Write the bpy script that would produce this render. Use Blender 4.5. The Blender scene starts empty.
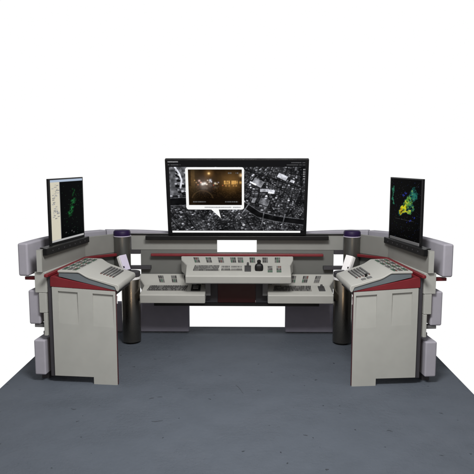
import bpy, bmesh, math, random
import numpy as np
from mathutils import Vector, Matrix
random.seed(7)
rng = np.random.RandomState(11)
sc = bpy.context.scene
COL = sc.collection
R = math.radians

# ------------------------------------------------------------------ materials
def nodes_of(name):
    m = bpy.data.materials.new(name); m.use_nodes = True
    nt = m.node_tree
    return m, nt, nt.nodes['Principled BSDF']

def paint(name, col, rough=.5, metal=0., spec=.4, mottle=.06, bump=.0, scale=9., fine=260., rvar=.08):
    """A real surface: base colour with faint mottling, uneven gloss, a fine-grained bump."""
    m, nt, b = nodes_of(name)
    N, L = nt.nodes, nt.links
    tc = N.new('ShaderNodeTexCoord')
    n1 = N.new('ShaderNodeTexNoise'); n1.inputs['Scale'].default_value = scale
    n1.inputs['Detail'].default_value = 6; n1.inputs['Roughness'].default_value = .65
    L.new(tc.outputs['Object'], n1.inputs['Vector'])
    mp = N.new('ShaderNodeMapRange')
    mp.inputs['From Min'].default_value = .3; mp.inputs['From Max'].default_value = .7
    mp.inputs['To Min'].default_value = 1 - mottle; mp.inputs['To Max'].default_value = 1 + mottle
    L.new(n1.outputs['Fac'], mp.inputs['Value'])
    mx = N.new('ShaderNodeVectorMath'); mx.operation = 'SCALE'
    mx.inputs[0].default_value = col
    L.new(mp.outputs['Result'], mx.inputs['Scale'])
    L.new(mx.outputs['Vector'], b.inputs['Base Color'])
    mr = N.new('ShaderNodeMapRange')
    mr.inputs['From Min'].default_value = .3; mr.inputs['From Max'].default_value = .7
    mr.inputs['To Min'].default_value = max(rough - rvar, .03); mr.inputs['To Max'].default_value = min(rough + rvar, 1)
    L.new(n1.outputs['Fac'], mr.inputs['Value']); L.new(mr.outputs['Result'], b.inputs['Roughness'])
    b.inputs['Metallic'].default_value = metal
    b.inputs['Specular IOR Level'].default_value = spec
    if bump:
        n2 = N.new('ShaderNodeTexNoise'); n2.inputs['Scale'].default_value = fine
        n2.inputs['Detail'].default_value = 3
        L.new(tc.outputs['Object'], n2.inputs['Vector'])
        bp = N.new('ShaderNodeBump'); bp.inputs['Strength'].default_value = bump
        bp.inputs['Distance'].default_value = .002
        L.new(n2.outputs['Fac'], bp.inputs['Height']); L.new(bp.outputs['Normal'], b.inputs['Normal'])
    return m

M = {}
M['grey'] = paint('grey_paint', (.400, .405, .382), .55, mottle=.035, bump=.12)
M['panel'] = paint('shaded_panel_grey', (.265, .268, .255), .6, mottle=.04, bump=.12)  # end panel grey, colour darkened for the shade at the middle back
M['wingpanel'] = paint('shaded_wing_grey', (.225, .225, .212), .6, mottle=.04, bump=.12)  # same grey, darkened further for the shaded inner side of the wings
M['keyb'] = paint('keyboard_plastic', (.405, .404, .38), .5, mottle=.03, bump=.1)
M['keybside'] = paint('slate_plastic', (.13, .15, .165), .5)
M['red'] = paint('red_lacquer', (.17, .014, .02), .4, spec=.5, mottle=.08)
M['redpanel'] = paint('shaded_red_panel', (.040, .004, .005), .5, mottle=.1)  # red with the shade under the keyboards put into its colour
M['pad'] = paint('mauve_fabric', (.365, .355, .405), .85, spec=.2, mottle=.05, bump=.35, fine=420)
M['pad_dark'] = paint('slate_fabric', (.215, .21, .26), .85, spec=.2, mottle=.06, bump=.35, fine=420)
M['black'] = paint('black_plastic', (.0045, .0045, .0052), .42, spec=.28)
M['charcoal'] = paint('charcoal_sheet', (.045, .043, .05), .6)
M['steelgrey'] = paint('mid_grey_metal', (.14, .14, .145), .5)
M['key'] = paint('dark_key', (.05, .05, .052), .5)
M['keymid'] = paint('grey_key', (.13, .13, .13), .5)
M['keygreen'] = paint('green_key', (.06, .12, .085), .5)
M['keyred'] = paint('red_key', (.13, .06, .055), .5)
M['white'] = paint('white_plastic', (.80, .79, .80), .4, mottle=.02)
M['lavender'] = paint('lavender_plastic', (.52, .48, .60), .4, mottle=.03)
M['purple'] = paint('purple_gloss', (.016, .006, .045), .5, spec=.3)
M['post'] = paint('brushed_post', (.185, .185, .175), .36, metal=.85, mottle=.05, scale=4, rvar=.015)
M['chrome'] = paint('dark_steel', (.26, .235, .20), .27, metal=1., mottle=.05, scale=4, rvar=.015)
M['rubber'] = paint('rubber', (.012, .012, .012), .8)
M['maroon'] = paint('maroon_edge', (.060, .010, .014), .5)
M['shade'] = paint('painted_shade_grey', (.140, .143, .136), .6, mottle=.04, bump=.12)  # back panel grey with the shade below the rail painted in

def floor_mat():
    m, nt, b = nodes_of('painted_concrete')
    N, L = nt.nodes, nt.links
    tc = N.new('ShaderNodeTexCoord')
    def noise(scale, detail=6, rough=.6):
        n = N.new('ShaderNodeTexNoise'); n.inputs['Scale'].default_value = scale
        n.inputs['Detail'].default_value = detail; n.inputs['Roughness'].default_value = rough
        L.new(tc.outputs['Object'], n.inputs['Vector']); return n
    def ramp(src, stops):
        r = N.new('ShaderNodeValToRGB'); e = r.color_ramp.elements
        e[0].position, e[0].color = stops[0][0], (*stops[0][1], 1)
        e[1].position, e[1].color = stops[-1][0], (*stops[-1][1], 1)
        for p, c in stops[1:-1]:
            q = e.new(p); q.color = (*c, 1)
        L.new(src, r.inputs['Fac']); return r
    big = noise(2.2, 8, .68)
    base = ramp(big.outputs['Fac'], [(.3, (.085, .099, .122)), (.5, (.093, .108, .133)), (.72, (.102, .117, .143))])
    # chips: scattered small pits
    vo = N.new('ShaderNodeTexVoronoi'); vo.inputs['Scale'].default_value = 11
    wob = noise(26, 3)
    wv = N.new('ShaderNodeVectorMath'); wv.operation = 'MULTIPLY_ADD'
    wv.inputs[1].default_value = (.06, .06, .06)
    L.new(wob.outputs['Color'], wv.inputs[0]); L.new(tc.outputs['Object'], wv.inputs[2])
    L.new(wv.outputs['Vector'], vo.inputs['Vector'])
    pit = ramp(vo.outputs['Distance'], [(.0, (1, 1, 1)), (.05, (.9,) * 3), (.085, (0, 0, 0))])
    msk = ramp(vo.outputs['Color'], [(.52, (0, 0, 0)), (.56, (1, 1, 1))])
    pm = N.new('ShaderNodeMath'); pm.operation = 'MULTIPLY'
    L.new(pit.outputs['Color'], pm.inputs[0]); L.new(msk.outputs['Color'], pm.inputs[1])
    # trowel ridges: patches of rough texture
    rid = noise(34, 5, .7)
    patch = ramp(noise(2.3, 3).outputs['Fac'], [(.42, (.35,) * 3), (.62, (1, 1, 1))])
    rm = N.new('ShaderNodeMath'); rm.operation = 'MULTIPLY'
    L.new(rid.outputs['Fac'], rm.inputs[0]); L.new(patch.outputs['Color'], rm.inputs[1])
    mix = N.new('ShaderNodeMix'); mix.data_type = 'RGBA'
    L.new(pm.outputs['Value'], mix.inputs['Factor'])
    L.new(base.outputs['Color'], mix.inputs['A']); mix.inputs['B'].default_value = (.058, .066, .080, 1)
    L.new(mix.outputs['Result'], b.inputs['Base Color'])
    h = N.new('ShaderNodeMath'); h.operation = 'SUBTRACT'
    L.new(rm.outputs['Value'], h.inputs[0]); L.new(pm.outputs['Value'], h.inputs[1])
    bp = N.new('ShaderNodeBump'); bp.inputs['Strength'].default_value = .9; bp.inputs['Distance'].default_value = .013
    L.new(h.outputs['Value'], bp.inputs['Height']); L.new(bp.outputs['Normal'], b.inputs['Normal'])
    b.inputs['Roughness'].default_value = .75
    b.inputs['Specular IOR Level'].default_value = .18
    return m
M['floor'] = floor_mat()

def screen_mat(name, strength=1.):
    """A lit display: the picture is carried by the mesh and given off as light."""
    m, nt, b = nodes_of(name)
    at = nt.nodes.new('ShaderNodeAttribute'); at.attribute_name = 'picture'
    b.inputs['Base Color'].default_value = (.0012, .0012, .0015, 1)
    b.inputs['Roughness'].default_value = .3
    b.inputs['IOR'].default_value = 1.03
    nt.links.new(at.outputs['Color'], b.inputs['Emission Color'])
    b.inputs['Emission Strength'].default_value = strength
    return m
M['screen'] = screen_mat('lit_display')
def glow(name, col, s=1.):
    m, nt, b = nodes_of(name)
    b.inputs['Base Color'].default_value = (.0015, .0015, .0015, 1); b.inputs['IOR'].default_value = 1.03
    b.inputs['Emission Color'].default_value = (*col, 1); b.inputs['Emission Strength'].default_value = s
    return m
M['lit_white'] = glow('lit_white', (.93, .93, .92))
M['lit_grey'] = glow('lit_grey', (.30, .30, .31))
M['lit_dim'] = glow('lit_dim', (.10, .10, .105))
M['lit_dark'] = glow('lit_dark', (.0075, .0075, .0085))

# ------------------------------------------------------------------ mesh helpers
class MB:
    def __init__(s): s.v = []; s.f = []; s.m = []; s.k = 0
    def add(s, vs, fs):
        o = len(s.v); s.v += [tuple(p) for p in vs]
        s.f += [tuple(i + o for i in f) for f in fs]; s.m += [s.k] * len(fs)
        return s
    def hexa(s, b, t):           # bottom quad, top quad (same order)
        return s.add(list(b) + list(t), [(3, 2, 1, 0), (4, 5, 6, 7), (0, 1, 5, 4), (1, 2, 6, 5), (2, 3, 7, 6), (3, 0, 4, 7)])
    def box(s, x0, x1, y0, y1, z0, z1):
        q = [(x0, y0), (x1, y0), (x1, y1), (x0, y1)]
        return s.hexa([(*p, z0) for p in q], [(*p, z1) for p in q])
    def prism(s, pts, n0, n1):   # two matching polygons
        n = len(pts); vs = [n0(p) for p in pts] + [n1(p) for p in pts]
        fs = [tuple(range(n - 1, -1, -1)), tuple(range(n, 2 * n))]
        fs += [(i, (i + 1) % n, n + (i + 1) % n, n + i) for i in range(n)]
        return s.add(vs, fs)
    def rings(s, rings, cap=True):
        n = len(rings[0]); vs = [p for r in rings for p in r]; fs = []
        for a in range(len(rings) - 1):
            for i in range(n):
                j = (i + 1) % n
                fs.append((a * n + i, a * n + j, (a + 1) * n + j, (a + 1) * n + i))
        if cap:
            fs.append(tuple(range(n - 1, -1, -1)))
            fs.append(tuple((len(rings) - 1) * n + i for i in range(n)))
        return s.add(vs, fs)
    def lathe(s, c, prof, n=48):
        return s.rings([[(c[0] + r * math.cos(2 * math.pi * i / n), c[1] + r * math.sin(2 * math.pi * i / n), z)
                         for i in range(n)] for r, z in prof])

def build(name, mb, mats, parent=None, origin=(0, 0, 0), bevel=0., seg=2, smooth=False, flip=True):
    o0 = Vector(parent['_o']) if parent is not None and '_o' in parent else Vector(origin)
    me = bpy.data.meshes.new(name)
    me.from_pydata([tuple(Vector(p) - o0) for p in mb.v], [], mb.f)
    if not isinstance(mats, (list, tuple)): mats = [mats]
    for m in mats: me.materials.append(m)
    for p, k in zip(me.polygons, mb.m): p.material_index = min(k, len(mats) - 1)
    if flip:
        bm = bmesh.new(); bm.from_mesh(me)
        bmesh.ops.recalc_face_normals(bm, faces=bm.faces); bm.to_mesh(me); bm.free()
    ob = bpy.data.objects.new(name, me); COL.objects.link(ob)
    if parent is not None: ob.parent = parent
    else: ob.location = o0
    ob['_o'] = tuple(o0)
    if bevel:
        b = ob.modifiers.new('bevel', 'BEVEL'); b.width = bevel; b.segments = seg
        b.limit_method = 'ANGLE'; b.angle_limit = R(35)
        if seg > 2 or smooth:
            b.harden_normals = True
            smooth = True
    if smooth:
        for p in me.polygons: p.use_smooth = True
        try: me.set_sharp_from_angle(angle=R(40))
        except Exception: pass
    return ob

def thing(name, label, cat, loc, group=None):
    o = bpy.data.objects.new(name, None); COL.objects.link(o); o.location = loc
    o.empty_display_size = .1
    o['label'] = label; o['category'] = cat; o['_o'] = tuple(loc)
    if group: o['group'] = group
    return o

# ------------------------------------------------------------------ floor
fl = MB().box(-1.652, 1.652, -1.2, 5.645, -.06, 0)
floor = build('floor', fl, M['floor']); floor['kind'] = 'structure'
M['gouge'] = paint('gouged_concrete', (.050, .056, .068), .9)
def gouge(pts, w):
    g = MB(); n = len(pts); top = []; bot = []
    for i, (x, y) in enumerate(pts):
        k = w * (math.sin(math.pi * (i + .3) / (n - .4)) + .15)
        top.append((x, y + k * random.uniform(.7, 1.3), .0012)); bot.append((x, y - k * random.uniform(.7, 1.3), .0012))
    return g.add(top + bot[::-1], [tuple(range(2 * n))])
for pts, w in [([(.01, 4.13), (.025, 4.10), (.04, 4.06), (.053, 4.01), (.066, 3.97)], .006),
               ([(-.50, 3.52), (-.475, 3.517), (-.45, 3.525), (-.43, 3.53)], .004),
               ([(-.57, 3.87), (-.555, 3.88), (-.54, 3.885)], .006),
               ([(-.52, 3.90), (-.50, 3.905), (-.485, 3.90)], .004),
               ([(.93, 3.42), (.945, 3.41), (.955, 3.40)], .006),
               ([(.42, 3.35), (.436, 3.345), (.445, 3.34)], .006),
               ([(-1.05, 3.70), (-1.03, 3.69), (-1.015, 3.695)], .005)]:
    build('scratch', gouge(pts, w * .8), M['gouge'], floor)

# ------------------------------------------------------------------ plan of one wing (left; right is mirrored)
A = Vector((-.836, 4.115)); U = Vector((.096, .9954)); V = Vector((-.9954, .096))
def W(s, u, v, z):
    p = A + U * u + V * v
    return (p.x if s < 0 else -p.x, p.y, z)
def mir(s, p): return (p[0] if s < 0 else -p[0],) + tuple(p[1:])
def wbox(mb, s, u0, u1, v0, v1, z0, z1):
    q = [(u0, v0), (u1, v0), (u1, v1), (u0, v1)]
    return mb.hexa([W(s, *p, z0) for p in q], [W(s, *p, z1) for p in q])

NN = Vector((-1.356, 4.151)); KK = Vector((-1.239, 4.855)); EE = Vector((-1.055, 5.215))
PATH = [NN, KK, EE]
def offset(path, d):
    out = []
    for i, p in enumerate(path):
        ns = []
        for a, b in ((i - 1, i), (i, i + 1)):
            if a >= 0 and b < len(path):
                t = (path[b] - path[a]).normalized(); ns.append(Vector((-t.y, t.x)))
        n = sum(ns, Vector((0, 0))).normalized()
        out.append(p + n * (d / max(n.dot(ns[0]), .3)))
    return out
def sweep(mb, s, path, d0, d1, z0, z1):
    """rectangular section d0..d1 outwards from the plan path, z0..z1 (numbers or one per point)"""
    a, b = offset(path, d0), offset(path, d1); rings = []
    for i in range(len(path)):
        l = z0[i] if isinstance(z0, (list, tuple)) else z0
        h = z1[i] if isinstance(z1, (list, tuple)) else z1
        rings.append([mir(s, (a[i].x, a[i].y, l)), mir(s, (b[i].x, b[i].y, l)), mir(s, (b[i].x, b[i].y, h)), mir(s, (a[i].x, a[i].y, h))])
    return mb.rings(rings)
def curve(ctrl, n):
    """Catmull-Rom through plan points (last coordinate may be a height)"""
    P = [ctrl[0] * 2 - ctrl[1]] + ctrl + [ctrl[-1] * 2 - ctrl[-2]]; out = []
    for i in range(1, len(P) - 2):
        for k in range(n):
            t = k / n; a, b, c, d = P[i - 1:i + 3]
            out.append(.5 * (2 * b + (c - a) * t + (2 * a - 5 * b + 4 * c - d) * t * t + (3 * b - a - 3 * c + d) * t ** 3))
    return out + [ctrl[-1]]

PADPATH = [Vector((-1.470, 4.185, 1.014)), Vector((-1.431, 4.52, 1.011)), Vector((-1.350, 4.89, 1.003)),
           Vector((-1.17, 5.33, .978)), Vector((-.90, 5.47, .958)), Vector((-.55, 5.50, .938)), Vector((-.20, 5.51, .930))]
def pad_mesh(s, ctrl, thick, z0, n=8):
    pts = curve(ctrl, n); path = [Vector((p.x, p.y)) for p in pts]
    mb = MB(); sweep(mb, s, path, 0, thick, z0, [p.z for p in pts]); return mb

def wing(s, label):
    o = thing('console_wing', label, 'console', mir(s, (-1.12, 4.5, 0)), 'console side wings')
    # end panel with two sunk fields that run out to the surface at their lower edge
    mb = MB(); d = .012
    P = lambda v, z, u=0.: W(s, u, v, z)
    def quad(*pts): mb.add([P(*p) for p in pts], [tuple(range(len(pts)))])
    vs = [0, .015, .165, .274, .419, .463]
    lo = lambda v: .421 + .055 * v          # the fields' lower and upper edges rise a little outwards
    hi = lambda v: .658 + .047 * v
    zt = lambda v: .683 + .047 * v
    L_ = [(v, lo(v)) for v in vs]; H_ = [(v, hi(v)) for v in vs]
    quad((0, 0), (.174, 0), (.174, .053), (.463, .053), *L_[::-1])
    for k in (0, 2, 4): quad(L_[k], L_[k + 1], H_[k + 1], H_[k])
    quad(*H_, (.463, zt(.463)), (0, zt(0)))
    for k in (1, 3):
        a, b = vs[k], vs[k + 1]; la, lb, ha, hb = L_[k], L_[k + 1], H_[k], H_[k + 1]
        quad(la, lb, (*hb, d), (*ha, d)); quad(ha, (*ha, d), (*hb, d), hb)
        quad(la, (*ha, d), ha); quad(lb, hb, (*hb, d))
    D = .030
    ol = [(0, 0), (.174, 0), (.174, .053), (.463, .053), (.463, zt(.463)), (0, zt(0))]
    quad(*[(v, z, D) for v, z in ol])
    for (a, b) in zip(ol, ol[1:] + ol[:1]): quad(a, b, (*b, D), (*a, D))
    bm_weld(mb)
    build('end_panel', mb, M['grey'], o, bevel=.0)
    build('edge_trim', wbox(MB(), s, .008, .018, -.004, .0015, .004, .684), M['maroon'], o)
    # charcoal carcass behind the end panel
    mb = MB(); wbox(mb, s, .012, .78, .470, .497, .046, .795)
    build('rear_lining', mb, M['charcoal'], o)
    mb = MB()
    q0 = [W(s, .034, .03, 0)[:2], W(s, .034, .465, 0)[:2], mir(s, (-1.19, 4.72)), mir(s, (-.83, 4.62))]
    q1 = q0
    mb.hexa([(*p, .632) for p in q0], [(*p, .666) for p in q1])
    build('desk_shelf', mb, M['charcoal'], o)
    # red wedge that tips the keyboard
    mb = MB()
    def zw(v): return .692 + v * .075 / .53
    bq = [W(s, .004, -.006, 0)[:2], W(s, .004, .477, 0)[:2], mir(s, (-1.21, 4.69)), mir(s, (-.815, 4.60))]
    mb.hexa([(*p, zz) for p, zz in zip(bq, (.6855, .7075, .7075, .6855))], [(*bq[0], .692), (*bq[1], .786), (*bq[2], .786), (*bq[3], .692)])
    build('wedge', mb, M['red'], o, bevel=.003)
    # layered back: upright panel, beam and two webs, as seen end-on
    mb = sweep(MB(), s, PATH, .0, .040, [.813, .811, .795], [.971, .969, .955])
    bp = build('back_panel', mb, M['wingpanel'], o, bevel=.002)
    tt = (KK - NN).normalized(); build('end_cap', sweep(MB(), s, [NN - tt * .005, NN - tt * .0002], 0.0015, .0385, .815, .969), M['grey'], bp)
    def beam(v0, v1, z0, z1, ln, mat='grey', name='back_beam'):
        mb = MB(); off = [(-.004, v0), (-.004, v1)]
        a0 = A + U * 0 + V * v0; a1 = A + V * v1
        t = (KK - NN).normalized() * ln
        q = [a0, a1, a1 + t, a0 + t]
        mb.hexa([mir(s, (p.x, p.y, z0)) for p in q], [mir(s, (p.x, p.y, z1)) for p in q])
        return build(name, mb, M[mat], o, bevel=.003)
    beam(.503, .588, .662, .812, .66)
    beam(.508, .562, .515, .660, .66)
    beam(.508, .532, .347, .513, .66, name='back_web')
    # desk side of the upright, down to the desk
    t = (KK - NN).normalized()
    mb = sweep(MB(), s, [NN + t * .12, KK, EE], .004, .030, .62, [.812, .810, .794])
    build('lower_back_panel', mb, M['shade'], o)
    # red rail that follows the upright
    RP = [Vector((-1.318, 4.095)), Vector((-1.228, 4.815)), Vector((-1.05, 5.155))]
    mb = sweep(MB(), s, RP, -.015, .012, [.786, .795, .768], [.809, .818, .794])
    build('rail', mb, M['red'], o, bevel=.006, seg=3)
    build('strut', wbox(MB(), s, .08, .12, .55, .70, .737, .761), M['red'], o, bevel=.003)
    # black rail carrying the monitor
    t = (KK - NN).normalized()
    # keep the light end of the panel visible: the rail stands in front of it
    mb = sweep(MB(), s, [NN + t * .012, KK + t * .012], -.034, -.002, .931, .980)
    mb2 = sweep(mb, s, [NN + t * .05, KK + t * .012], -.002, .042, .9725, .9795)
    rail = build('monitor_rail', mb2, M['black'], o, bevel=.004)
    for k in range(7):
        p = NN + t * (.10 + .09 * k) - Vector((-t.y, t.x)) * .0345; q = mir(s, p)
        build('screw', MB().box(q[0] - .002, q[0] + .002, p.y - .005, p.y + .005, .951, .959), M['charcoal'], rail)
    # padded panels on the outside
    build('upper_pad', pad_mesh(s, PADPATH[:4], .074, .777), M['pad'], o, bevel=.014, seg=4)
    def pad(q, z0, z1, name): return build(name, MB().hexa([W(s, *p, z0) for p in q], [W(s, *p, z1) for p in q]), M['pad'], o, bevel=.012, seg=4)
    pad([(.02, .567), (.02, .651), (.48, .651), (.48, .567)], .424, .673, 'middle_pad')
    pad([(.0, .532), (.0, .616), (.48, .616), (.48, .532)], .052, .313, 'lower_pad')
    build('pad_foot', wbox(MB(), s, .08, .40, .545, .60, 0, .0515), M['charcoal'], o)
    mb = MB(); wbox(mb, s, .03, .09, .532, .616, .400, .4225); wbox(mb, s, .02, .05, .532, .548, .355, .376)
    wbox(mb, s, .06, .10, .532, .572, .436, .50)
    build('pad_bracket', mb, M['steelgrey'], o, bevel=.002)
    # round steel leg under the far end of the wing
    c = mir(s, (-.925, 5.135))
    leg = build('leg', MB().lathe(c, [(.078, .018), (.081, .024), (.081, .622), (.077, .628)], 64), M['chrome'], o, smooth=True)
    build('foot', MB().lathe(c, [(.05, .0), (.055, .004), (.055, .018)], 40), M['rubber'], leg, smooth=True)
    build('collar', MB().lathe(c, [(.0812, .600), (.084, .603), (.084, .634), (.080, .638)], 48), M['charcoal'], leg, smooth=True)
    build('ring', MB().lathe(c, [(.0813, .572), (.0835, .574), (.0835, .592), (.0813, .594)], 48), M['white'], leg, smooth=True)  # white band added to stand for the highlight under the keyboard lip
    mb = MB(); mb.hexa([mir(s, p) for p in ((-.86, 4.63, .640), (-1.16, 4.78, .640), (-1.03, 5.2, .640), (-.93, 5.12, .640))],
                       [mir(s, p) for p in ((-.86, 4.63, .664), (-1.16, 4.78, .664), (-1.03, 5.2, .664), (-.93, 5.12, .664))])
    build('corner_shelf', mb, M['charcoal'], o)
    build('bright_gap_sliver', wbox(MB(), s, .05, .052, .0, .012, .585, .64), M['white'], o)  # white sliver added for the bright background showing beside the leg
    return o

def bm_weld(mb):
    """merge coincident vertices of a mesh built from loose polygons"""
    key = {}; newv = []; mp = []
    for p in mb.v:
        k = tuple(round(c, 5) for c in p)
        if k not in key: key[k] = len(newv); newv.append(p)
        mp.append(key[k])
    mb.v = newv; mb.f = [tuple(mp[i] for i in f) for f in mb.f]

wing(-1, 'left console wing with light grey end panel, under the monitor with green traces')
wing(1, 'right console wing with light grey end panel, under the monitor with colourful weather radar')

# ------------------------------------------------------------------ middle section
mid = thing('console_desk', 'wide middle section of the grey console, with dark red panel under the large monitor', 'console', (0, 5.3, 0))
YB = 5.355
mb = MB()
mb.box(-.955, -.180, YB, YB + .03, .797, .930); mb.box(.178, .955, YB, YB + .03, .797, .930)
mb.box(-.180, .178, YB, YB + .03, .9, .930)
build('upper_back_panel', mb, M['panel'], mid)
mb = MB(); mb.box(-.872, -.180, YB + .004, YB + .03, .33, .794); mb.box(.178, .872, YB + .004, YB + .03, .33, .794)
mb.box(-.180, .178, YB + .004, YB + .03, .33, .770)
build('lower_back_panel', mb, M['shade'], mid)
build('top_strip', MB().box(-1.02, 1.02, YB - .01, YB + .035, .9305, .941), M['black'], mid, bevel=.002)
build('monitor_rail', MB().box(-.815, .815, 5.285, 5.352, .893, .930), M['black'], mid, bevel=.004)
build('rail', MB().box(-.772, .772, 5.295, 5.33, .744, .768), M['red'], mid, bevel=.006, seg=3)
for sgn in (-1, 1):
    b = MB(); x0, x1 = sorted((sgn * .775, sgn * 1.0)); b.box(x0, x1, 5.30, 5.353, .625, .655)
    build('side_shelf', b, M['charcoal'], mid, bevel=.002)
    b = MB(); x0, x1 = sorted((sgn * .874, sgn * 1.0)); b.box(x0, x1, YB - .004, YB + .03, .757, .7965)
    build('corner_strip', b, M['charcoal'], mid)
    # brackets each side of the red panel
    b = MB(); x0, x1 = sorted((sgn * .168, sgn * .31)); b.box(x0, x1, 5.20, 5.24, .322, .52)
    br = build('bracket', b, M['charcoal'], mid, bevel=.003)
    b = MB(); x0, x1 = sorted((sgn * .225, sgn * .275)); b.box(x0, x1, 5.12, 5.1995, .425, .56)
    build('bracket_block', b, M['steelgrey'], br, bevel=.006)
    # desk ledge that carries each lower keyboard
    b = MB(); x0, x1 = sorted((sgn * .285, sgn * .815)); b.hexa(
        [(x0, 5.13, .372), (x1, 5.13, .372), (x1, 5.354, .372), (x0, 5.354, .372)],
        [(x0, 5.13, .40), (x1, 5.13, .40), (x1, 5.354, .50), (x0, 5.354, .50)])
    build('desk_ledge', b, M['charcoal'], mid)
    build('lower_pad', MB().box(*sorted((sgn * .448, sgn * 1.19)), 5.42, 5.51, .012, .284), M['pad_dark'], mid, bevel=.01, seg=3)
    build('upper_pad', pad_mesh(sgn, PADPATH[3:], .075, [.748] * 25), M['pad'], mid, bevel=.012, seg=4)
    # arm reaching from the back panel to the upper keyboard
    b = MB(); x0, x1 = sorted((sgn * .34, sgn * .37)); b.hexa(
        [(x0, 5.02, .545), (x1, 5.02, .545), (x1, 5.352, .56), (x0, 5.352, .56)],
        [(x0, 5.02, .560), (x1, 5.02, .560), (x1, 5.352, .69), (x0, 5.352, .69)])
    build('keyboard_arm', b, M['steelgrey'], mid, bevel=.003)
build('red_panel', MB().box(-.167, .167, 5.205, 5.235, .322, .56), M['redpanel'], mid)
build('bottom_rail', MB().box(-.715, .715, 5.072, 5.10, .346, .3725), M['black'], mid)

# ------------------------------------------------------------------ keyboards
class Surf:
    """top surface from stations (front to back): each station gives a left and a right point"""
    def __init__(s, st): s.st = st
    def at(s, t, x, h=0.):
        n = len(s.st) - 1; f = min(max(t * n, 0), n - 1e-6); i = int(f); f -= i
        l = Vector(s.st[i][0]).lerp(Vector(s.st[i + 1][0]), f); r = Vector(s.st[i][1]).lerp(Vector(s.st[i + 1][1]), f)
        p = l.lerp(r, x); return (p.x, p.y, p.z + h)
    def slab(s, mb, t0, t1, x0, x1, h0, h1):
        q = [(t0, x0), (t0, x1), (t1, x1), (t1, x0)]
        return mb.hexa([s.at(*p, h0) for p in q], [s.at(*p, h1) for p in q])
    def knob(s, mb, t, x, r, h, n=14, top=.8):
        c = Vector(s.at(t, x))
        return mb.rings([[(c.x + k * r * math.cos(2 * math.pi * i / n), c.y + k * r * math.sin(2 * math.pi * i / n), c.z + z)
                          for i in range(n)] for k, z in ((1, -.004), (1, h * .7), (top, h))])

def cluster(sf, parent, tc, xc, dt, dx, rows=2, cols=3, plate=True, gcol=None, k=0):
    mb = MB()
    if plate: mb.k = 0; sf.slab(mb, tc - dt, tc + dt, xc - dx, xc + dx, -.003, .0012)
    for r in range(rows):
        for c in range(cols):
            t = tc - dt + 2 * dt * (r + .5) / rows; x = xc - dx + 2 * dx * (c + .5) / cols
            mb.k = random.choice([1, 1, 1, 1, 2, 2, 2, 3, 4]) if gcol is None else (gcol if (r == 0) else random.choice([1, 2, 4]))
            sf.slab(mb, t - dt / rows * .68, t + dt / rows * .68, x - dx / cols * .72, x + dx / cols * .72, -.002, .0055)
    return build('button_cluster', mb, [M['trough'], M['key'], M['keymid'], M['keygreen'], M['keyred']], parent)

def key_bank(sf, parent, t0, t1, x0, x1, rows, cols, gap=.16, mats=('key', 'keymid'), name='key_bank', skew=0., h=.006):
    mb = MB()
    mb.k = 2; sf.slab(mb, t0 - .008, t1 + .008, x0 - .004, x1 + .004, -.003, .001)
    for r in range(rows):
        for c in range(cols):
            mb.k = 0 if random.random() < .72 else 1
            a = t0 + (t1 - t0) * (r + gap) / rows; b = t0 + (t1 - t0) * (r + 1 - gap) / rows
            sh = skew * (r - rows / 2) / cols
            l = x0 + (x1 - x0) * ((c + gap) / cols); q = x0 + (x1 - x0) * ((c + 1 - gap) / cols)
            l += sh * (x1 - x0); q += sh * (x1 - x0)
            sf.slab(mb, a, b, l, q, -.002, h)
    return build(name, mb, [M[mats[0]], M[mats[1]], M['trough']], parent)
M['trough'] = paint('key_trough', (.22, .215, .20), .55)

def board_mesh(st, bot, lip):
    """closed shell: rounded front lip, stepped top, flat underside"""
    rings = []
    l0, r0 = Vector(st[0][0]), Vector(st[0][1])
    mb = MB(); secL = []; secR = []
    return mb

def shell(mb, L_, R_):
    """two matching side outlines (closed polygons) joined into a solid"""
    n = len(L_)
    mb.add(list(L_) + list(R_), [tuple(range(n)), tuple(range(2 * n - 1, n - 1, -1))] + [(i, n + i, n + (i + 1) % n, (i + 1) % n) for i in range(n)])
    return mb

def straight_board(label, x0s, x1s, st_yz, zbot, group, loc):
    """st_yz: stations front->back (y, z); x0s/x1s: left/right end of each station"""
    o = thing('control_keyboard', label, 'keyboard', loc, group)
    mb = MB(); rings = []
    n = len(st_yz)
    th = .045
    for i, (y, z) in enumerate(st_yz):
        zb = zbot[i]
        rings.append([(x0s[i], y + .010 * (i == 0), zb), (x1s[i], y + .010 * (i == 0), zb), (x1s[i], y, z), (x0s[i], y, z)])
    mb.rings(rings)
    build('housing', mb, M['keyb'], o, bevel=.009, seg=4)
    return o

# upper keyboard in the middle
ux0 = [-.430, -.430, -.434, -.440, -.484, -.494]; ux1 = [.464, .464, .464, .470, .494, .499]
ust = [(4.955, .632), (4.985, .646), (5.115, .700), (5.13, .704), (5.19, .733), (5.245, .758)]
uzb = [.566, .560, .585, .60, .62, .66]
kb = straight_board('upper grey keyboard in the middle with a black joystick, below the large monitor', ux0, ux1, ust, uzb, None, (.01, 5.1, .56))
fr = Surf([((ux0[1], *ust[1]), (ux1[1], *ust[1])), ((ux0[3], *ust[3]), (ux1[3], *ust[3]))])
bk = Surf([((-.455, 5.14, .7085), (.482, 5.14, .7085)), ((-.490, 5.245, .758), (.493, 5.245, .758))])
def fx(px, w=(182.5, 290.0)): return (px - w[0]) / (w[1] - w[0])
for px in (195.7, 207.8, 220, 232.3, 239.6, 251.5, 264.3, 276.6):
    cluster(bk, kb, .42, fx(px, (182.0, 291.5)), .36, .025, 2, 3)
key_bank(fr, kb, .28, .84, fx(191), fx(216.5), 4, 17, skew=.35)
key_bank(fr, kb, .30, .82, fx(219), fx(228), 2, 7, gap=.2)
key_bank(fr, kb, .30, .82, fx(229), fx(240), 2, 8, gap=.24)
mb = MB(); fr.slab(mb, .22, .80, fx(242.6), fx(249.2), -.002, .007); fr.knob(mb, .66, fx(246), .010, .045)
build('throttle', mb, [M['key']], kb, bevel=.002)
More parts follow.
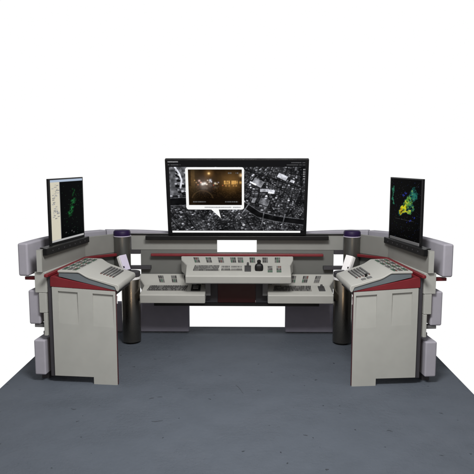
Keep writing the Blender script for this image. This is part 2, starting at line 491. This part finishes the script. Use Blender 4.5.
mb = MB()
c = Vector(fr.at(.42, fx(257.3)))
def ring(rx, ry, z, n=20, dy=0.): 
    f = lambda q: math.copysign(abs(q) ** .55, q)
    return [(c.x + rx * f(math.cos(2 * math.pi * i / n)), c.y + dy + ry * f(math.sin(2 * math.pi * i / n)), c.z + z) for i in range(n)]
mb.rings([ring(.034, .026, -.004), ring(.036, .026, .012), ring(.036, .025, .034), ring(.029, .021, .048), ring(.016, .014, .055),
          ring(.015, .014, .062), ring(.017, .016, .074), ring(.014, .014, .083), ring(.006, .006, .087)])
build('joystick', mb, M['black'], kb, smooth=True)
for px in (268.6, 277.6):
    cluster(fr, kb, .46, fx(px), .33, .023, 3, 3, gcol=3)

# lower keyboards
def lower_board(s, label):
    xo = [.832, .832, .818, .822, .862, .874]; xi = .268
    st = [(5.028, .452), (5.055, .464), (5.185, .503), (5.20, .508), (5.25, .548), (5.302, .588)]
    zb = [.374, .386, .41, .42, .46, .51]
    X0 = [-a for a in xo] if s < 0 else [xi] * 6
    X1 = [-xi] * 6 if s < 0 else xo
    o = straight_board(label, X0, X1, st, zb, 'lower keyboards', ((X0[0] + X1[0]) / 2, 5.15, .38))
    f = Surf([((X0[1], *st[1]), (X1[1], *st[1])), ((X0[3], *st[3]), (X1[3], *st[3]))])
    b = Surf([((X0[3], 5.205, .513), (X1[3], 5.205, .513)), ((X0[5], *st[5]), (X1[5], *st[5]))])
    P = lambda px: (px - 140.) / 65.5 if s < 0 else (px - 267.5) / 65.5
    for px in ((159.6, 172.6, 185.5) if s < 0 else (293.8, 306, 318.3)):
        cluster(b, o, .45, P(px), .34, .042, 2, 3)
    if s < 0:
        key_bank(f, o, .25, .85, P(147), P(186), 4, 22, skew=.35)
        mb = MB(); mb.k = 0; f.slab(mb, .22, .92, P(190.5), P(200), -.002, .010); mb.k = 1; f.slab(mb, .35, .72, P(192.5), P(198), .008, .016)
        build('trackball', mb, [M['black'], M['keymid']], o, bevel=.003)
    else:
        key_bank(f, o, .25, .85, P(274.5), P(312), 4, 22, skew=.35)
        mb = MB(); f.slab(mb, .25, .8, P(319.5), P(326), -.002, .006); f.knob(mb, .66, P(323), .011, .03)
        build('knob', mb, M['key'], o, bevel=.002)
    return o
lower_board(-1, 'lower left keyboard of the middle section, with a black trackball')
lower_board(1, 'lower right keyboard of the middle section, with a small dark knob')

# keyboards on the wings
def wing_board(s, label):
    o = thing('control_keyboard', label, 'keyboard', mir(s, (-1.03, 4.45, .7)), 'wing keyboards')
    NF, NB, FB, FF = Vector((-.822, 4.106, 0)), Vector((-1.252, 4.158, 0)), Vector((-1.200, 4.715, 0)), Vector((-.800, 4.62, 0))
    prof = [(0., .7335), (.47, .785), (.53, .795), (.64, .822), (.67, .825), (1., .825)]   # top
    def pt(a, b, z):
        n = NF.lerp(NB, a); f = FF.lerp(FB, a); p = n.lerp(f, b); return mir(s, (p.x, p.y, z))
    def zt(a):
        for (a0, z0), (a1, z1) in zip(prof, prof[1:]):
            if a <= a1: return z0 + (z1 - z0) * (a - a0) / (a1 - a0)
        return prof[-1][1]
    # top shell with bullnose front
    def outline(b, grow=0.):
        L_ = [(-.012, .684), (-.032, .693), (-.040, .708), (-.034, .722), (-.018, .7315)]
        up = L_ + [(a, z) for a, z in prof]
        lowr = [(1., .810), (.66, .810), (.63, .807), (.52, .780), (.46, .769), (.04, .718), (.01, .690)]
        pts = up + lowr
        return [pt(a, b, z - (.006 if b > .5 and a < .02 else 0)) for a, z in pts]
    rings = [outline(b) for b in (0, .33, .66, 1.)]
    mb = MB(); mb.rings(rings)
    build('housing', mb, M['keyb'], o, bevel=.004, seg=3)
    # recessed slate side body
    mb = MB(); body = [(.025, .692), (.025, .716), (.46, .768), (.52, .779), (.63, .806), (.985, .809), (.985, .782)]
    mb.rings([[pt(a, b, z) for a, z in body] for b in (.012, .988)])
    build('underbody', mb, M['keybside'], o)
    def sf(a0, a1, k=8):
        st = []
        for i in range(2):
            a = (a0, a1)[i]; st.append((pt(a, 0, zt(a)), pt(a, 1, zt(a))))
        return Surf(st)
    back = sf(.672, .998); front = sf(.0, .47)
    for i, t in enumerate((.17, .47, .77)):
        for j, x in enumerate((.13, .36, .59, .82)):
            cluster(back, o, t, x + .015 * (i - 1), .105, .085, 2, 3, plate=True, gcol=3 if (i + j) % 3 != 1 else 2)
    # slotted key rows, running along the wing
    mb = MB()
    for r in range(5):
        t = .36 + .115 * r
        mb.k = 0; front.slab(mb, t - .034, t + .034, .34, .86, -.002, .0035)
        mb.k = 1
        for c in range(9):
            x = .35 + .5 * (c + .5) / 9
            front.slab(mb, t - .026, t + .026, x - .018, x + .018, .003, .0065)
        mb.k = 2; front.slab(mb, t - .020, t + .020, .305, .33, -.002, .005)
    build('key_rows', mb, [M['key'], M['keymid'], M['keyred']], o)
    if s > 0:
        mb = MB(); front.slab(mb, .62, .78, .12, .20, -.002, .005); build('function_key', mb, M['keymid'], o)
        mb = MB(); front.slab(mb, .42, .56, .12, .20, -.002, .005); build('function_key', mb, M['keymid'], o)
        mb = MB(); front.knob(mb, .66, .27, .010, .022); build('knob', mb, M['black'], o, smooth=True)
    return o
wing_board(-1, 'sloping keyboard on the left wing, beside the green trace monitor')
wing_board(1, 'sloping keyboard on the right wing, beside the weather radar monitor')

# ------------------------------------------------------------------ posts with purple caps
def post(s, label):
    c = mir(s, (-1.005, 5.20))
    o = thing('round_post', label, 'post', (*c[:2], .6), 'posts with purple caps')
    r = .072
    build('shaft', MB().lathe(c, [(r, .60), (r, .936)], 56), M['post'], o, smooth=True)
    build('ring', MB().lathe(c, [(r + .001, .9365), (r + .003, .938), (r + .003, .943), (r + .001, .9445)], 56), M['lavender'], o, smooth=True)
    build('cap', MB().lathe(c, [(r + .001, .945), (r + .002, .948), (r + .002, .978), (r - .002, .987), (r - .010, .992), (.02, .993)], 56), M['purple'], o, smooth=True)
    return o
post(-1, 'grey round post with a purple cap, left of the large monitor')
post(1, 'grey round post with a purple cap, right of the large monitor')

# ------------------------------------------------------------------ handsets leaning by the posts
def handset(s, label):
    base = Vector(mir(s, (-.872, 4.70, .726)))
    o = thing('handset', label, 'handset', base, 'white handsets')
    sx = 1 if s < 0 else -1
    rot = Matrix.Rotation(R(-19 * sx), 4, 'Y') @ Matrix.Rotation(R(-12), 4, 'X') @ Matrix.Rotation(R(50 * sx), 4, 'Z')
    def bx(mb, x0, x1, y0, y1, z0, z1):
        q = [(x0, y0), (x1, y0), (x1, y1), (x0, y1)]
        T = lambda p: tuple(base + rot @ Vector(p))
        return mb.hexa([T((*p, z0)) for p in q], [T((*p, z1)) for p in q])
    build('body', bx(MB(), -.034, .034, -.010, .034, .0, .128), M['white'], o, bevel=.010, seg=4)
    build('face', bx(MB(), -.033, .033, -.0165, -.0105, .001, .127), M['lavender'] if s < 0 else M['white'], o, bevel=.0028)
    xs = -.026 * sx
    build('switch', bx(MB(), xs - .005, xs + .005, -.020, -.0168, .022, .036), M['black'], o)
    return o
handset(-1, 'white and lavender handset leaning beside the left purple-capped post')
handset(1, 'white and lavender handset leaning beside the right purple-capped post')

# ------------------------------------------------------------------ display pictures
def grid_picture(name, img, corner, parent, lift=0.):
    """img[h, w, 3], row 0 at the top; corner(a, b) -> point, a across 0..1, b up 0..1"""
    h, w, _ = img.shape
    me = bpy.data.meshes.new(name)
    o0 = Vector(parent['_o'])
    A0, B0, C0 = Vector(corner(0, 0)), Vector(corner(1, 0)), Vector(corner(0, 1))
    xs = np.linspace(0, 1, w); ys = np.linspace(1, 0, h)
    ga, gb = np.meshgrid(xs, ys)
    P = np.array(A0 - o0)[None] + ga.reshape(-1, 1) * np.array(B0 - A0)[None] + gb.reshape(-1, 1) * np.array(C0 - A0)[None]
    idx = np.arange(h * w).reshape(h, w)
    F = np.stack([idx[1:, :-1], idx[1:, 1:], idx[:-1, 1:], idx[:-1, :-1]], -1).reshape(-1, 4)
    me.vertices.add(h * w); me.vertices.foreach_set('co', P.astype(np.float32).ravel())
    me.loops.add(F.size); me.loops.foreach_set('vertex_index', F.astype(np.int32).ravel())
    me.polygons.add(len(F)); me.polygons.foreach_set('loop_start', np.arange(0, F.size, 4, dtype=np.int32))
    me.update(calc_edges=True); me.validate()
    at = me.color_attributes.new('picture', 'FLOAT_COLOR', 'POINT')
    c4 = np.ones((h * w, 4), np.float32); c4[:, :3] = img.reshape(-1, 3)
    at.data.foreach_set('color', c4.ravel())
    me.materials.append(M['screen'])
    ob = bpy.data.objects.new(name, me); COL.objects.link(ob); ob.parent = parent; ob['_o'] = tuple(o0)
    return ob

def smooth_noise(h, w, cells, seed):
    r = np.random.RandomState(seed); gh, gw = cells
    g = r.rand(gh + 2, gw + 2)
    y = np.linspace(0, gh, h); x = np.linspace(0, gw, w)
    yi = y.astype(int); xi = x.astype(int); fy = y - yi; fx_ = x - xi
    fy = (fy * fy * (3 - 2 * fy))[:, None]; fx_ = (fx_ * fx_ * (3 - 2 * fx_))[None]
    a = g[yi][:, xi]; b = g[yi][:, xi + 1]; c = g[yi + 1][:, xi]; d = g[yi + 1][:, xi + 1]
    return (a * (1 - fx_) + b * fx_) * (1 - fy) + (c * (1 - fx_) + d * fx_) * fy

def city(h=260, w=500):
    y, x = np.mgrid[0:h, 0:w]; X = x / w * 1.9; Y = y / h
    img = np.zeros((h, w))
    # districts, each with its own street grid
    seeds = [(rng.rand() * 1.9, rng.rand(), rng.uniform(-.9, .9), rng.uniform(.026, .052)) for _ in range(22)]
    wx = X + .05 * (smooth_noise(h, w, (5, 9), 2) - .5); wy = Y + .05 * (smooth_noise(h, w, (5, 9), 3) - .5)
    dist = np.stack([(wx - a) ** 2 + ((wy - b) * 1.2) ** 2 for a, b, _, _ in seeds]); own = dist.argmin(0)
    srt = np.sort(dist, 0); border = np.sqrt(srt[1]) - np.sqrt(srt[0])
    for k, (a, b, th, cs) in enumerate(seeds):
        m = own == k
        sq = np.where(Y > .62, 1.5, 1.05)
        u = (wx * math.cos(th) + wy * sq * math.sin(th)) / cs; v = (-wx * math.sin(th) + wy * sq * math.cos(th)) / (cs * .72)
        ui = np.floor(u).astype(int); vi = np.floor(v).astype(int); fu = u - ui; fv = v - vi
        hsh = np.abs(np.sin(ui * 12.9898 + vi * 78.233 + k * 37.7) * 43758.5453) % 1
        h2 = np.abs(np.sin(ui * 39.346 + vi * 11.135 + k * 9.1) * 24634.6345) % 1
        roof = .02 + .20 * hsh ** 2.6 + (h2 > .94) * .40
        # split some lots in two, light and dark roof slopes
        roof = np.where((h2 < .45) & (fu > .5), roof * .45, roof); roof = np.where((h2 > .6) & (fv > .55), roof * .6, roof)
        street = (fu < .15) | (fv < .2)
        shade = (fu > .86) | (fv > .84)
        val = np.where(street, .035, np.where(shade, roof * .25, roof))
        big = (np.mod(ui, 5) == 0) & (fu < .35)
        val = np.where(big, .012, val)
        img[m] = val[m]
    img = np.where(border < .012, .010, img)
    def seg_dist(pts):
        d = np.full((h, w), 9.)
        for (x0, y0), (x1, y1) in zip(pts, pts[1:]):
            dx, dy = x1 - x0, y1 - y0; t = np.clip(((X - x0) * dx + (Y - y0) * dy) / (dx * dx + dy * dy), 0, 1)
            d = np.minimum(d, np.hypot(X - x0 - t * dx, Y - y0 - t * dy))
        return d
    # park with tree shadows in the upper left
    park = (X < .36) & (Y < .44); pn = smooth_noise(h, w, (34, 60), 5)
    img = np.where(park, .045 + .11 * pn ** 1.5, img)
    for _ in range(16):
        cx, cy = rng.uniform(.02, .34), rng.uniform(.05, .42); r0 = rng.uniform(.016, .03)
        d = np.hypot((X - cx) / 1.25, Y - cy); img = np.where(park & (d < r0), .008, img)
        d2 = np.hypot((X - cx + .02) / 1.3, Y - cy + .035); img = np.where(park & (d2 < r0 * .55), .30, img)
    img = np.where(park & (seg_dist([(.08, .0), (.14, .10), (.17, .2), (.15, .32)]) < .012), .42, img)
    # river, bridges
    rv = seg_dist([(-.1, .55), (.25, .53), (.55, .50), (.85, .50), (1.06, .60), (1.25, .74), (1.5, .81), (2., .88)])
    wid = np.where(X < .4, .055, .040)
    img = np.where(rv < wid, .006, img); img = np.where((rv > wid) & (rv < wid + .010), .10, img)
    for bx0, by0, bx1, by1 in ((1.33, .70, 1.30, .90), (1.63, .74, 1.58, .98), (1.12, .56, 1.02, .72)):
        img = np.where(seg_dist([(bx0, by0), (bx1, by1)]) < .007, .13, img)
    for pts, wd, val in (([(1.0, .02), (1.9, .34)], .012, .012), ([(.95, .30), (1.9, .52)], .008, .015), ([(1.18, .0), (1.0, .5)], .007, .015),
                         ([(1.75, .0), (1.45, .78)], .007, .015), ([(.3, 1.), (1.2, .78)], .008, .014), ([(.0, .72), (1.0, .9)], .006, .015)):
        img = np.where(seg_dist(pts) < wd, val, img)
    # a few large pale halls
    for cx, cy, a, bb, th, v_ in ((1.24, .24, .075, .05, .5, .22), (1.58, .15, .07, .035, .45, .42), (1.17, .25, .05, .012, .5, .65), (1.43, .38, .045, .03, .1, .45),
                                  (1.33, .36, .06, .022, .0, .30), (1.33, .54, .07, .05, .35, .14), (.93, .36, .03, .025, .2, .33), (1.18, .52, .022, .035, .3, .4), (1.72, .22, .03, .02, .4, .45)):
        u = (X - cx) * math.cos(th) + (Y - cy) * math.sin(th); v = -(X - cx) * math.sin(th) + (Y - cy) * math.cos(th)
        q = (np.abs(u) < a) & (np.abs(v) < bb); img = np.where((np.abs(u + .01) < a + .006) & (np.abs(v - .014) < bb), .01, img)
        img = np.where(q, v_ * (.75 + .5 * smooth_noise(h, w, (60, 110), 9)), img)
    img *= .65 + .7 * smooth_noise(h, w, (9, 16), 4)
    img *= .45 + 1.1 * smooth_noise(h, w, (22, 40), 14)
    img += (rng.rand(h, w) > .993) * (rv > wid + .01) * .35
    img = img * .75 + .25 * (np.roll(img, 1, 0) + np.roll(img, -1, 0) + np.roll(img, 1, 1) + np.roll(img, -1, 1)) / 4
    img *= np.where(Y > .6, .9, 1.)
    out = np.stack([img * .97, img * .985, img * 1.06], -1)
    return np.clip(1.55 * out ** 1.12, 0, 1)

def street_night(h=150, w=206):
    y, x = np.mgrid[0:h, 0:w]; X = x / w; Y = y / h
    n = smooth_noise(h, w, (9, 12), 21) * .6 + smooth_noise(h, w, (26, 34), 22) * .4
    base = np.exp(-((Y - .27) / .22) ** 2) * .036 + .006
    base *= .5 + 1. * n
    base *= np.where(X < .12, 1.9, 1.)
    img = np.stack([base * 1., base * .52, base * .18], -1)
    img += (np.exp(-(((X - .1) / .09) ** 2 + ((Y - .25) / .4) ** 2)) * .03)[..., None] * np.array([1, .75, .35])
    # dark house fronts with dim lit storeys, wet road catching the light
    for x0, x1, y0, v_ in ((.0, .05, .0, .3), (.13, .30, .02, .55), (.44, .62, .10, .5), (.62, .93, .06, .75), (.93, 1., .0, .5)):
        q = (X > x0) & (X < x1) & (Y > y0) & (Y < .46); img = np.where(q[..., None], img * v_ + np.array([.010, .006, .003]), img)
    fine = smooth_noise(h, w, (60, 80), 24)
    wet = (Y > .46) & (Y < .80) & (fine > .66); img = np.where(wet[..., None], img + np.array([.030, .016, .006]) * (1.2 - Y)[..., None], img)
    def lamp(cx, cy, r, col, s_=1.):
        d = ((X - cx) ** 2 + ((Y - cy) * .73) ** 2) / r ** 2
        nonlocal img; img = img + np.exp(-d)[..., None] * np.array(col) * s_
    lamp(.385, .11, .020, (1, .7, .3), 1.); lamp(.385, .11, .07, (.35, .17, .05), .4)
    for cx, cy, r, c in ((.205, .31, .018, (.8, .55, .5)), (.235, .36, .014, (.9, .5, .4)), (.265, .40, .026, (1, .97, .9)), (.31, .385, .024, (1, .95, .9)),
                         (.345, .41, .013, (1, .85, .7)), (.41, .30, .020, (.75, .8, .9)), (.43, .34, .012, (.8, .8, .9)), (.36, .30, .012, (.7, .6, .5)),
                         (.39, .35, .012, (.6, .5, .4)), (.50, .385, .018, (.9, .8, .6)), (.535, .40, .010, (.8, .55, .3)), (.56, .36, .012, (.35, .32, .36)),
                         (.15, .36, .014, (.35, .2, .1)), (.12, .30, .010, (.5, .3, .1)), (.18, .42, .012, (.5, .2, .1)), (.47, .43, .010, (.5, .1, .05)), (.64, .44, .010, (.5, .12, .05))):
        lamp(cx, cy, r, c, .9); lamp(cx, cy + .11, r * 1.3, c, .05)
    for cx in (.675, .705, .735, .765, .815, .845, .875, .905):
        for cy in (.325, .36, .395):
            q = (np.abs(X - cx) < .011) & (np.abs(Y - cy) < .014); img = np.where(q[..., None], np.array([.85, .47, .13]) * rng.uniform(.35, 1.), img)
    lamp(.79, .36, .16, (.16, .08, .02), .8)
    for cx in (.70, .76, .84, .89): lamp(cx, .45, .014, (.55, .28, .08), .7)
    lamp(.98, .16, .030, (.9, .6, .3), .8); lamp(.97, .36, .022, (.6, .35, .1), .8); lamp(.30, .40, .12, (.16, .12, .10), .7)
    road = (np.abs(np.hypot((X - .26), (Y - .86) * .73) - .20) < .012) & (Y < .80)
    img = np.where(road[..., None], img + np.array([.03, .018, .008]), img)
    # on-screen read-out marks
    for x0, x1, yy in ((.08, .32, .90), (.68, .92, .90), (.74, .82, .10), (.88, .93, .10)):
        xx = x0
        while xx < x1:
            ww = rng.uniform(.012, .03); q = (X > xx) & (X < min(xx + ww, x1)) & (np.abs(Y - yy) < .014 + .006 * rng.rand()); img = np.where(q[..., None], .13, img); xx += ww + .012
    return np.clip(img, 0, 1)

def trace_screen(h=150, w=80):
    y, x = np.mgrid[0:h, 0:w]; X = x / w; Y = y / h
    img = np.zeros((h, w, 3)) + np.array([.001, .0014, .0014])
    n = smooth_noise(h, w, (30, 18), 31) * smooth_noise(h, w, (60, 34), 32)
    cx = .58 + .10 * np.sin(Y * 5.5) - .12 * (Y - .4)
    band = np.exp(-((X - cx) / .075) ** 2) * np.exp(-((Y - .43) / .22) ** 2)
    g = np.clip(band * n * 1.1 - .06, 0, 1); img += g[..., None] * np.array([.03, .36, .09])
    sp = (rng.rand(h, w) > .994) & (X > .3) & (Y > .1); img[sp] += np.array([.02, .05, .03])
    for a, b in ((.42, .88), (.6, .87), (.66, .9)): img[(np.hypot(X - a, (Y - b) * 1.8) < .02)] = .06
    side = X < .26
    beige = np.array([.66, .62, .50]) * (1 - .06 * (rng.rand(h, w, 1)))
    img = np.where(side[..., None], beige, img)
    for _ in range(46):
        xx = rng.uniform(.03, .2); yy = rng.uniform(.06, .62); q = (X > xx) & (X < xx + rng.uniform(.02, .07)) & (np.abs(Y - yy) < .006)
        img[q] = rng.uniform(.2, .42)
    img = np.where(((X > .255) & (X < .275))[..., None], .30, img)
    top = Y < .04; img = np.where(top[..., None], np.array([.42, .50, .62]), img)
    img = np.where((Y > .965)[..., None], np.array([.45, .45, .45]), img)
    return img

def radar_screen(h=150, w=84):
    y, x = np.mgrid[0:h, 0:w]; X = x / w; Y = y / h
    img = np.zeros((h, w, 3)) + .0012
    sp = rng.rand(h, w)
    for th, c in ((.986, (.022, .022, .026)), (.993, (.012, .02, .08)), (.9965, (.05, .05, .055)), (.9988, (.03, .08, .03))): img[sp > th] = c
    n = smooth_noise(h, w, (26, 15), 41) * .6 + smooth_noise(h, w, (60, 34), 42) * .4
    p0 = np.array([.33, .57]); p1 = np.array([.86, .19]); ax = p1 - p0; ln = np.hypot(*ax); ax = ax / ln
    t = ((X - p0[0]) * ax[0] + (Y - p0[1]) * ax[1]) / ln; c = -(X - p0[0]) * ax[1] + (Y - p0[1]) * ax[0]
    win = 1 / (1 + np.exp(-(t + .02) * 22)) / (1 + np.exp((t - .98) * 16))
    body = win * np.exp(-(c / (.060 + .055 * np.clip(t, 0, 1))) ** 2) + .75 * np.exp(-(((X - .66) / .085) ** 2 + ((Y - .535) / .04) ** 2)) + .6 * np.exp(-(((X - .76) / .06) ** 2 + ((Y - .46) / .04) ** 2))
    f = body * (.25 + 1.3 * n); m = f > .42
    hot = np.clip(1.15 - t * 1.5 + (n - .5) * 1.3, 0, 1)[..., None]
    colr = np.array([.015, .15, .12]) * (1 - hot) + np.array([.50, .48, .01]) * hot
    grn = np.exp(-((hot - .45) / .22) ** 2); colr = colr * (1 - .75 * grn) + .75 * grn * np.array([.05, .30, .03])
    img = np.where(m[..., None], colr * (.45 + 1.0 * n[..., None]), img)
    edge = (f > .28) & (f <= .42) & (sp > .5); img[edge] = (.01, .09, .08)
    core = (f > .62) & (t < .16) & (n > .5); img[core] = (.60, .24, .01)
    dark = (smooth_noise(h, w, (44, 26), 47) > .70) & m; img[dark] *= .15
    side = (np.abs(X - .10 - .02 * np.sin(Y * 30)) < .04) & (Y > .12) & (Y < .46) & (n > .45); img[side] = (.02, .14, .08)
    for a, b in ((.62, .70), (.70, .67), (.52, .22), (.45, .26), (.80, .6)):
        q = (np.hypot(X - a, (Y - b) * 1.7) < .04) & (n > .50); img[q] = (.015, .025, .19)
    q = (Y > .665) & (Y < .672) & (X > .2) & (X < .8) & (sp > .3); img[q] = .05
    return np.clip(img * .95, 0, 1)

# ------------------------------------------------------------------ monitors
def panel_frame(P0, xdir, updir, back):
    P0, xdir, updir, back = map(Vector, (P0, xdir, updir, back))
    return lambda a, b, d=0.: tuple(P0 + xdir * a + updir * b + back * d)

# large middle monitor, leaning a little towards the operator
WM, HM = 1.232, .690
lean = R(13.5)
up = Vector((0, -math.sin(lean), math.cos(lean))); bkd = Vector((0, math.cos(lean), math.sin(lean)))
F = panel_frame((-.6145, 5.318, .934), (1, 0, 0), up, bkd)
mon = thing('monitor', 'large black monitor in the middle showing a grey aerial city view', 'monitor', (0, 5.32, .93))
def fbox(mb, F, a0, a1, b0, b1, d0, d1):
    q = [(a0, b0), (a1, b0), (a1, b1), (a0, b1)]
    return mb.hexa([F(*p, d1) for p in q], [F(*p, d0) for p in q])
mb = fbox(MB(), F, 0, WM, 0, HM, 0, .045)
cs = build('casing', mb, M['black'], mon, bevel=.003)
mb = fbox(MB(), F, .25, WM - .25, .10, HM - .15, .0455, .075); build('rear_housing', mb, M['black'], mon, bevel=.01)
mb = fbox(MB(), F, .40, WM - .40, -.002, .12, .050, .066); build('stand', mb, M['steelgrey'], mon)
ax0, ax1, by0, by1 = .030, WM - .030, .036, HM - .010
scr = build('screen', fbox(MB(), F, ax0, ax1, by0, by1, -.0012, .002), M['lit_dark'], mon)
S = lambda px, py: ((px - 167.) / (307.6 - 167.) * WM, HM - (py - 158.7) / (235.6 - 158.7) * HM)   # photo coordinates -> monitor face
def SF(x0, y0, x1, y1, lift):
    (a0, b1), (a1, b0) = S(x0, y0), S(x1, y1)
    return lambda a, b: F(a0 + (a1 - a0) * a, b0 + (b1 - b0) * b, -lift)
grid_picture('aerial_view', city(), SF(170.8, 166, 304.3, 230.2, .0022), scr)
build('status_bar', fbox(MB(), F, S(171.5, 0)[0], S(301.5, 0)[0], S(0, 232.8)[1], S(0, 230.9)[1], -.0026, -.0012), M['lit_white'], scr)
# unreadably small read-outs along the top of the picture
def marks(x0, x1, y, h, mat, parent, lift=.0024, name='text_line'):
    mb = MB(); x = x0; random.seed(int(x0 * 10 + y * 100))
    while x < x1:
        w = random.uniform(.7, 1.25) * h * .75
        if x1 - x0 < 12 or random.random() > .12:
            a0, b0 = S(x, y + h * random.uniform(.42, .5)); a1, b1 = S(min(x + w, x1), y - h * random.uniform(.40, .5))
            fbox(mb, F, a0, a1, b0, b1, -lift, -lift + .0008)
        x += w + h * .28
    return build(name, mb, M[mat], parent)
marks(169.8, 179.8, 161.0, 1.3, 'lit_grey', scr); marks(169.8, 182, 163.9, .9, 'lit_dim', scr)
marks(289.5, 304, 161.8, .9, 'lit_dim', scr); marks(286, 304, 164, .8, 'lit_dim', scr)
for yy in (168.5, 171, 173, 175.2, 177.6): marks(302.2, 304.2, yy, 1.3, 'lit_grey', scr, .003)
# speech-bubble callout with a night street picture
def bubble():
    x0, x1, y0, y1, r = 186.6, 244.4, 166.2, 208.6, 2.6; pts = []
    for cx, cy, a in ((x1 - r, y0 + r, -90), (x1 - r, y1 - r, 0), (x0 + r, y1 - r, 90), (x0 + r, y0 + r, 180)):
        for k in range(7): t = R(a + 15 * k); pts.append((cx + r * math.cos(t), cy + r * math.sin(t)))
        if a == 0: pts += [(219.0, y1), (221.0, 217.4), (211.5, y1)]
    return pts
mb = MB(); pts = bubble()
mb.prism(pts, lambda p: F(*S(*p), -.0028), lambda p: F(*S(*p), -.0052))
bub = build('callout', mb, M['lit_white'], scr)
grid_picture('street_photo', street_night(), SF(189.3, 168.3, 242.2, 204.0, .0062), scr)
marks(205, 241, 206.3, 1.3, 'lit_grey', scr, .0062)

def side_monitor(s, label, img):
    n_, f_ = Vector((-1.342, 4.315, 0)), Vector((-1.239, 4.853, 0))
    t = (f_ - n_).normalized(); n_ = n_ + t * .0; wid = (f_ - n_).length
    out = Vector((-t.y, t.x, 0))
    P0 = Vector((n_.x, n_.y, .9805)); xd, bd = Vector(t), Vector(out)
    if s > 0:
        P0 = Vector((-f_.x, f_.y, .9805)); xd = Vector((t.x, -t.y, 0)); bd = Vector((-out.x, out.y, 0))
    h = .484
    o = thing('monitor', label, 'monitor', (P0 + xd * wid / 2), 'slim side monitors')
    G = panel_frame(P0, xd, (0, 0, 1), bd)
    build('casing', fbox(MB(), G, 0, wid, 0, h, 0, .017), M['black'], o, bevel=.002)
    bz = .016
    sc_ = build('screen', fbox(MB(), G, bz, wid - bz, .014, h - .008, -.001, .004), M['lit_dark'], o)
    grid_picture('display_picture', img, lambda a, b: G(bz + .002 + (wid - 2 * bz - .004) * a, .016 + (h - .026) * b, -.0018), sc_)
    if s > 0: build('lower_bezel', fbox(MB(), G, .05, wid - .01, -.001, .020, -.012, -.0018), M['steelgrey'], o, bevel=.002)
    return o
side_monitor(-1, 'slim monitor on the left wing with beige side bar and green traces', trace_screen())
side_monitor(1, 'slim monitor on the right wing with yellow and green weather radar', radar_screen())

# ------------------------------------------------------------------ white surround and lamps
wd = bpy.data.worlds.new('World'); sc.world = wd; wd.use_nodes = True
nt = wd.node_tree; N, L = nt.nodes, nt.links
bg = N['Background']
tc = N.new('ShaderNodeTexCoord'); sp = N.new('ShaderNodeSeparateXYZ'); L.new(tc.outputs['Generated'], sp.inputs[0])
def smooth(src, f0, f1, t0, t1):
    m = N.new('ShaderNodeMapRange'); m.interpolation_type = 'SMOOTHSTEP'
    for k, v in (('From Min', f0), ('From Max', f1), ('To Min', t0), ('To Max', t1)): m.inputs[k].default_value = v
    L.new(src, m.inputs['Value']); return m.outputs['Result']
# white world behind the console; unseen overhead glow added in front for fill
white_back = smooth(sp.outputs['Y'], .52, .78, 0., 1.0)
dt = N.new('ShaderNodeVectorMath'); dt.operation = 'DOT_PRODUCT'; dt.inputs[1].default_value = (0, -.62, .785)
L.new(tc.outputs['Generated'], dt.inputs[0])
front_glow = smooth(dt.outputs['Value'], .10, .85, .04, .52)
top = smooth(sp.outputs['Z'], .32, .50, 1.0, .06)  # dims the white higher up so it lights the floor less
wm = N.new('ShaderNodeMath'); wm.operation = 'MULTIPLY'; L.new(white_back, wm.inputs[0]); L.new(top, wm.inputs[1]); white_back = wm.outputs['Value']
mxx = N.new('ShaderNodeMath'); mxx.operation = 'MAXIMUM'
L.new(white_back, mxx.inputs[0]); L.new(front_glow, mxx.inputs[1]); L.new(mxx.outputs['Value'], bg.inputs['Strength'])
bg.inputs['Color'].default_value = (1, 1, 1, 1)

def area(name, loc, target, sx, sy, power, col=(1, 1, 1)):
    l = bpy.data.lights.new(name, 'AREA'); l.shape = 'RECTANGLE'; l.size = sx; l.size_y = sy; l.energy = power; l.color = col
    o = bpy.data.objects.new(name, l); COL.objects.link(o); o.location = loc
    d = Vector(target) - Vector(loc); o.rotation_euler = d.to_track_quat('-Z', 'Y').to_euler()
    return o
area('key_softbox', (.15, 2.5, 2.78), (0, 4.3, .2), 1.0, .6, 94, (1, .985, .96))
area('leg_streak_light', (.30, -.4, .75), (0, 5.0, .3), .11, 1.2, 12, (1, .72, .45))  # unseen light added to draw a warm streak on the legs

# ------------------------------------------------------------------ camera
cam = bpy.data.cameras.new('camera'); co = bpy.data.objects.new('camera', cam); COL.objects.link(co)
cam.sensor_width = 36; cam.lens = 36 * 600 / 474; cam.clip_end = 100
co.location = (.084, 0, 1.6)
co.rotation_euler = (math.pi / 2 - math.atan(77 / 600), 0, math.atan(9.4 / 600))
sc.camera = co
sc.view_settings.view_transform = 'Standard'; sc.view_settings.look = 'None'
sc.view_settings.exposure = 0; sc.view_settings.gamma = 1
for o in list(sc.objects):
    if '_o' in o: del o['_o']
